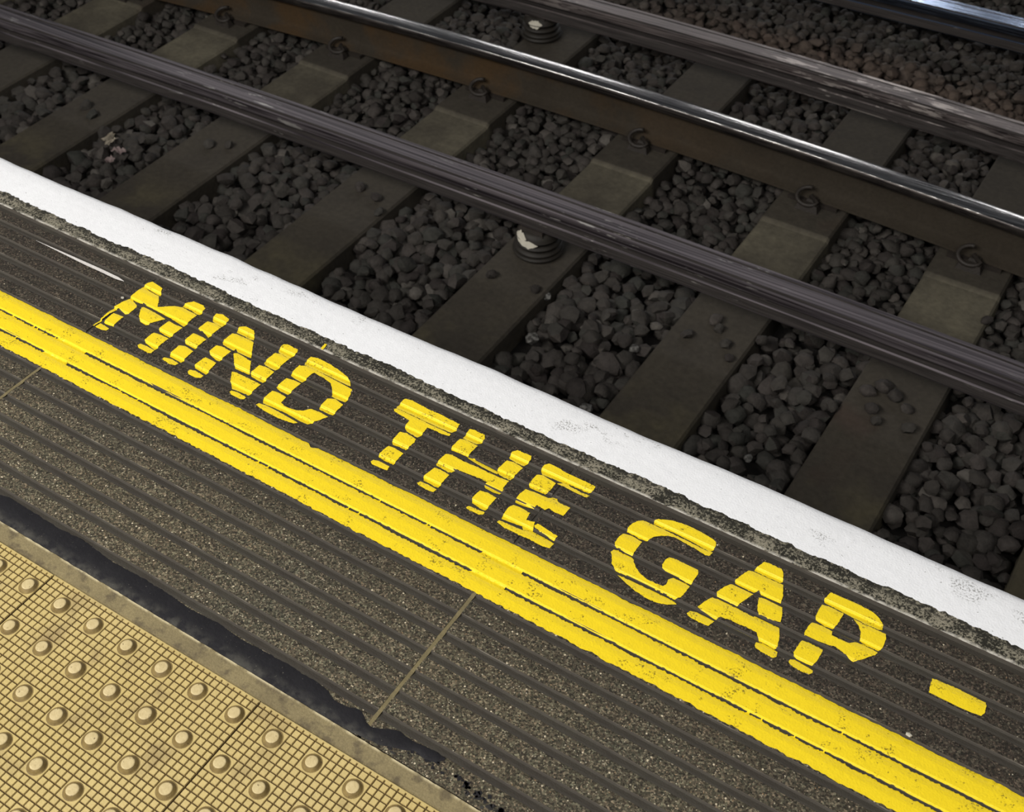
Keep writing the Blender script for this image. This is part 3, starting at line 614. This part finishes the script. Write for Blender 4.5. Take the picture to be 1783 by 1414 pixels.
for i, (tx, ty) in enumerate(spots):
    t = link('paving_tile', tme, floor, (tx, ty - .0005 * (i % 2), -.0002 * (i % 3)))
    for (px, py) in pads:
        b = link('blister', bme, t, (px, py, -.0005), random.uniform(0, 6))
        b.scale = (random.uniform(.96, 1.05),) * 2 + (random.uniform(.85, 1.1),)

# ------------------------------------------------------------------ trackbed
bed = MB(); bed.box((-7, 1.17, -1.25), (3, 9.0, -1.078))
ground = tag(build(bed, 'ground', M_BED), kind='structure')

SL = [(-4.62, .245), (-4.05, .245), (-3.515, .235), (-2.955, .243), (-2.305, .240), (-1.635, .242), (-.995, .238), (-.445, .238), (.135, .243), (.72, .243)]
SLAB = {-4.62: 'sleeper in the far upper left corner of the track', -4.05: 'sleeper crossing the upper left, second from the corner', -3.515: 'sleeper just left of the pale litter, third left of the near insulator',
        -2.955: 'sleeper just right of the pale litter, second left of the near insulator', -2.305: 'sleeper next left of the near insulator sleeper, stretching to the far insulator',
        -1.635: 'sleeper carrying the near insulator pot with white chips', -.995: 'sleeper next right of the near insulator sleeper', -.445: 'sleeper second from the right edge with stones spilled beside the near conductor rail',
        .135: 'sleeper cut by the right edge of the picture', .72: 'sleeper beyond the right edge'}
SL = [s for s in SL if s[0] < .5]
def rail_y(x):
    xx = min(max(x, -4.0), .4); b = 3.432 - .026 * (xx + 1.85) ** 2
    return b - .036 + (x - xx) * (-.052 * (xx + 1.85)) * .5
def c1_y(x):
    xx = min(max(x, -4.5), .4); return 2.707 - .008 * (xx + 1.6) ** 2 - .047 + (x - xx) * (-.016 * (xx + 1.6)) * .5
def c3_y(x):
    xx = min(max(x, -3.5), .4); return 3.885 - .022 * (xx + 1.75) ** 2 - .046 + (x - xx) * (-.044 * (xx + 1.75)) * .5
def c4_y(x): return 4.552 + .004 * (x + 1)

def sleeper(xc, w):
    m = MB(); V = []; F = []
    st = [(1.38, -.0), (3.165, 0), (3.18, .010), (3.60, .010), (3.615, 0), (4.02, 0)]
    h = w / 2; c = .007
    for y, dz in st:
        z = -1.0 + dz + .002 * nz(xc, y)
        wv = .002 * nz(xc * 3, y * 2)
        V += [(-h - .01, y, -1.15), (-h + wv, y, z - c), (-h + c + wv, y, z), (h - c + wv, y, z), (h + wv, y, z - c), (h + .01, y, -1.15)]
    for i in range(len(st) - 1):
        for j in range(6): a = i * 6; F.append((a + j, a + 6 + j, a + 6 + (j + 1) % 6, a + (j + 1) % 6)[::-1])
    F.append((0, 1, 2, 3, 4, 5)); F.append(tuple(len(V) - 6 + k for k in range(6))[::-1])
    m.add(V, F); return m
for xc, w in SL:
    o = build(sleeper(xc, w), 'sleeper', M_SLEEP, None, None, (xc, 0, 0)); tag(o, 'grey concrete ' + SLAB[xc], 'sleeper', 'concrete sleepers across the track')
    ry = rail_y(xc)
    p = MB(); p.box((-.085, ry - .064, -.991), (.085, ry + .064, -.976)); build(p, 'rail_pad', M_CLIP, o)
    for sgn in (-1, 1):
        cy = ry + sgn * .070
        sh = MB(); sh.box((-.045, min(cy, cy + sgn * .035), -.991), (.035, max(cy, cy + sgn * .035), -.967), 0, .008); sh.box((-.018, cy - .010, -.97), (.022, cy + .014, -.958), 0, .004)
        sho = build(sh, 'clip_shoulder', M_CLIP, o)
        cl = MB(); pts = []
        ax = Vector((1, 0, 0)); ay = Vector((0, .86 * 1, .42 * (1 if sgn < 0 else -1)))
        c0 = Vector((-.012, cy - .002 * sgn, -.954))
        pts.append(c0 + Vector((.012, -.046 * -sgn * -1 * 0 + sgn * -.040, -.006 if sgn < 0 else .004)))
        for k in range(19):
            a = math.radians(95 + k * 13)
            pts.append(c0 + ax * (.041 * math.cos(a)) + ay * (.036 * math.sin(a)))
        pts.append(c0 + Vector((.004, .006, .002)))
        cl.tube(pts[1:], .0072, 8)
        build(cl, 'spring_clip', M_CLIP, o, True)

XS = [-7 + .1 * i for i in range(101)]
def rail(prof, yf, zt, name, mats, smooth=None):
    V = []; F = []; Mi = []; n = len(prof)
    for x in XS:
        y = yf(x)
        V += [(x, y + p[0], zt + p[1]) for p in prof]
    for i in range(len(XS) - 1):
        for j in range(n):
            k = (j + 1) % n
            F.append((i * n + j, i * n + k, (i + 1) * n + k, (i + 1) * n + j)); Mi.append(prof[j][2])
    F += [tuple(range(n))[::-1], tuple((len(XS) - 1) * n + k for k in range(n))]; Mi += [0, 0]
    m = MB(); m.v = V; m.f = F; m.m = Mi
    return build(m, name, mats, None, smooth)
CP = [(.052, -.046, 1), (.047, -.044, 1), (.047, -.034, 1), (.047, -.004, 0), (.043, 0, 0), (.0290, 0, 1), (.0280, -.007, 1), (.0220, -.007, 1), (.0210, 0, 0),
      (-.0325, 0, 1), (-.034, -.010, 1), (-.0405, -.010, 1), (-.0415, -.002, 0), (-.0465, -.004, 0), (-.047, -.012, 0), (-.047, -.031, 1), (-.020, -.034, 1), (-.020, -.048, 1), (-.047, -.050, 0), (-.052, -.053, 1), (-.052, -.085, 0), (-.050, -.090, 1), (.052, -.090, 1)]
r1 = rail(CP, c1_y, -.80, 'conductor_rail', [M_COND, M_CONDF])
tag(r1, 'dark purplish conductor rail nearest the platform, standing on the insulator with white chips', 'rail')
r3 = rail([(a * .96, b, c) for a, b, c in CP], c3_y, -.80, 'conductor_rail', [M_COND3, M_CONDF])
tag(r3, 'flaky grey conductor rail beyond the shiny running rail', 'rail')
RP = [(.052, -.150, 2), (.02, -.140, 2), (.010, -.128, 2), (.009, -.046, 2), (.030, -.036, 1), (.036, -.030, 1), (.036, -.013, 0), (.0335, -.0055, 0), (.0275, -.0018, 0), (.012, -.0003, 0), (-.012, -.0003, 0), (-.0275, -.0018, 0), (-.0335, -.0055, 1), (-.036, -.013, 1),
      (-.036, -.030, 1), (-.030, -.036, 2), (-.009, -.046, 2), (-.010, -.128, 2), (-.02, -.140, 2), (-.050, -.149, 2), (-.052, -.1555, 2), (.052, -.1555, 2)]
r2 = rail(RP, rail_y, -.82, 'running_rail', [M_SHINE, M_HEAD, M_RUST], 50)
tag(r2, 'running rail with a shiny worn top and rusty web, held by spring clips', 'rail')
RP4 = [(a * 1.2, b * .72, c) for a, b, c in RP]
CP4 = CP
r4 = rail(CP4, c4_y, -.82, 'far_rail', [M_SHINE2, M_CONDF])
tag(r4, 'furthest rail in the top right corner with a bright bluish top', 'rail')
tr = MB(); tr.box((-7, 5.24, -1.08), (3, 5.50, -.90), 0, .006)  # plain pale bar beyond the furthest rail
o = build(tr, 'pale_sliver', mat_flat('pale_sliver_tone', (150, 158, 142), (196, 204, 188), 8)); tag(o, 'pale trough lid glimpsed in the extreme top right corner', 'sliver')

def insulator(x, y, base, lab):
    top = -.892
    t = tag(empty('insulator', (x, y, base)), lab, 'insulator')
    h = top - base
    b = MB(); b.lathe([(.082, 0), (.084, .006), (.080, .012), (.060, .014)], 32); build(b, 'base_plate', M_POT, t, 40)
    b = MB()
    b.lathe([(.066, .012), (.076, .014), (.079, .020), (.076, .026), (.064, .029), (.064, .034), (.073, .036), (.076, .042), (.073, .048), (.063, .051), (.063, .055), (.069, .058), (.072, .064), (.068, .072), (.062, h - .014), (.050, h - .010)], 36)
    body = build(b, 'pot_body', M_POT, t, 50)
    b = MB(); b.box((-.045, -.050, h - .014), (.045, .050, h), 0, .004); build(b, 'rail_seat', M_CLIP, t)
    return t, h
def chip_patch(t, a0, a1, z0, z1, r0, r1, seed):
    m = MB(); V = []; F = []; n = 10; k = 5
    for i in range(n + 1):
        a = a0 + (a1 - a0) * i / n; e = math.sin(math.pi * i / n)
        lo = z0 + (z1 - z0) * (.5 - .5 * e * random.Random(seed + i).uniform(.6, 1)); hi = z0 + (z1 - z0) * (.5 + .5 * e * random.Random(seed * 3 + i).uniform(.6, 1))
        for j in range(k + 1):
            z = lo + (hi - lo) * j / k; r = r0 + (r1 - r0) * (z - z0) / (z1 - z0) + .0012
            V.append((r * math.cos(a), r * math.sin(a), z))
    for i in range(n):
        for j in range(k): q = i * (k + 1) + j; F.append((q, q + k + 1, q + k + 2, q + 1))
    m.add(V, F); return build(m, 'glaze_chip', M_CHIP, t, True)
t, h = insulator(-1.648, 2.652, -.992, 'dark ribbed insulator pot with white chips under the near conductor rail')
chip_patch(t, math.radians(222), math.radians(268), h - .050, h - .002, .0735, .0625, 5)
chip_patch(t, math.radians(240), math.radians(300), h - .055, h - .024, .0755, .068, 9)
t, h = insulator(-2.375, 3.845, -.992, 'dark ribbed insulator pot under the flaky conductor rail at the top of the picture')
chip_patch(t, math.radians(255), math.radians(305), h - .050, h - .008, .073, .064, 13)

# ------------------------------------------------------------------ ballast
VAR = []
for i in range(14):
    r = random.Random(i)
    me = hull(r.choice((18, 20, 22, 24)), r.uniform(.85, 1.25), r.uniform(.8, 1.05), r.uniform(.6, .85), i * 3 + 1)
    me.materials.append(M_STONE); me.shade_smooth(); me.set_sharp_from_angle(angle=math.radians(38)); VAR.append(me)
VD = []
for me in VAR:
    v = np.zeros(len(me.vertices) * 3); me.vertices.foreach_get('co', v)
    VD.append((v.reshape(-1, 3), np.array([tuple(p.vertices) for p in me.polygons])))
def on_sleeper(x, y, mg):
    return y < 4.03 + mg and any(abs(x - c) < w / 2 + mg for c, w in SL)
ST = []
def grow(step, z, zj, r0, r1, mg, ymin=1.55, ymax=5.6):
    for yy in np.arange(ymin, ymax, step):
        off = random.random() * step
        for xx in np.arange(-5.6, .75, step * 1.02):
            x = xx + off + random.uniform(-.42, .42) * step; y = yy + random.uniform(-.42, .42) * step
            r = random.uniform(r0, r1) * (1.15 if random.random() < .12 else 1)
            if y < 2.75:
                if random.random() < .22: continue
                r *= 1.22
            if on_sleeper(x, y, mg + r * .5): continue
            if 5.21 < y < 5.53: continue
            ST.append((x, y, z + random.uniform(-zj, zj) + (.012 * nz(x * 4, y * 4)), r))
grow(.046, -1.062, .004, .020, .028, -.01)
grow(.043, -1.038, .006, .018, .030, -.002)
grow(.072, -1.020, .008, .015, .031, .006)
# stones spilled onto sleepers
for (x, y) in [(-.93, 2.55), (-.86, 2.62), (-.99, 2.60), (-1.06, 2.53), (-.90, 2.50), (-.40, 2.57), (-.48, 2.52), (-.36, 2.50), (-.52, 2.58), (-.44, 2.60), (-.57, 2.47), (-1.55, 2.47), (-1.70, 2.46), (-2.25, 2.60), (-2.35, 2.62), (-2.21, 2.54),
               (-2.90, 2.58), (-2.98, 2.55), (-3.47, 2.47), (-3.55, 2.50), (-.33, 3.05), (-.46, 2.48), (-.49, 2.62), (-1.02, 2.63)]:
    ST.append((x + random.uniform(-.01, .01), y, -.992, random.uniform(.018, .027)))
PALE = [(-1.519, 2.484, -1.018, .024), (-1.452, 2.300, -1.02, .026), (-1.166, 2.125, -1.02, .026), (-1.171, 2.419, -1.02, .018), (-.70, 2.19, -1.015, .014)]
ST = [s for s in ST if all(math.hypot(s[0] - p[0], s[1] - p[1]) > .030 for p in PALE)]
RWn = np.array(RW)
def project(p):
    c = RWn.T @ (np.array(p) - np.array((0, 0, 1.413)))
    return 891.5 + 2125.4 * c[0] / c[2], 707 + 2125.4 * c[1] / c[2], c[2]
rank = []
for i, (x, y, z, r) in enumerate(ST):
    u, v, d = project((x, y, z))
    vis = 0 < u < 1783 and 0 < v < 1414 and z > -1.046
    hid = project((x, 1.238, 0))  # behind the nosing?
    t = (0 - 1.413) / (z + .015 - 1.413)
    if y * t < 1.26: vis = False
    rank.append((-(r / d) if vis else 1.0, i))
rank.sort()
front = set(i for s, i in rank[:295] if s < 0)
for (x, y, z, r) in PALE:
    me = VAR[int(r * 1e4) % 14].copy(); me.materials.clear(); me.materials.append(M_PALE)
    o = link('ballast_stone', me, ground, (x, y, z), random.uniform(0, 6)); o.scale = (r, r, r); o['label'] = 'paler grey ballast stone'
parts_v, parts_f = [], []; base = 0
for i, (x, y, z, r) in enumerate(ST):
    k = random.randrange(14); e = (random.uniform(-.5, .5), random.uniform(-.5, .5), random.uniform(0, 6.28))
    if i in front:
        o = link('ballast_stone', VAR[k], ground, (x, y, z)); o.rotation_euler = e; o.scale = (r, r, r)
    else:
        Rm = np.array(Matrix.Rotation(e[2], 3, 'Z') @ Matrix.Rotation(e[1], 3, 'Y') @ Matrix.Rotation(e[0], 3, 'X'))
        v, f = VD[k]; parts_v.append(v @ Rm.T * r + np.array((x, y, z))); parts_f.append(f + base); base += len(v)
me = bpy.data.meshes.new('ballast')
me.from_pydata(np.concatenate(parts_v).tolist(), [], np.concatenate(parts_f).tolist()); me.materials.append(M_STONE)
me.shade_smooth(); me.set_sharp_from_angle(angle=math.radians(38))
o = link('loose_ballast', me, ground); o['kind'] = 'stuff'
print('stones', len(ST), 'faces', len(me.polygons))

# rubbish among the stones at the left
m = MB()
def scrap(m, c, s, seed):
    r = random.Random(seed); n = 5; V = []
    for i in range(n):
        for j in range(n):
            V.append((c[0] + s[0] * (i / (n - 1) - .5) + r.uniform(-.1, .1) * s[0], c[1] + s[1] * (j / (n - 1) - .5) + r.uniform(-.1, .1) * s[1], c[2] + r.uniform(-.5, .5) * s[2]))
    m.add(V, [(i * n + j, (i + 1) * n + j, (i + 1) * n + j + 1, i * n + j + 1) for i in range(n - 1) for j in range(n - 1)])
M_SCRAP = mat_flat('dull_wrapper', (96, 88, 76), (176, 166, 148), 70)
scrap(m, (-3.335, 2.405, -1.005), (.022, .055, .016), 3); scrap(m, (-3.30, 2.39, -1.0), (.016, .05, .012), 5)
tag(build(m, 'wrapper', M_SCRAP), 'crumpled pale wrapper lying on the dark ballast at the left', 'litter')
m = MB(); scrap(m, (-3.235, 2.36, -1.0), (.05, .03, .018), 8); scrap(m, (-3.215, 2.30, -1.0), (.03, .03, .014), 12)
tag(build(m, 'paper_scrap', mat_flat('dirty_paper', (96, 74, 74), (150, 138, 134), 90)), 'pinkish paper scrap among stones right of the crumpled wrapper', 'litter')
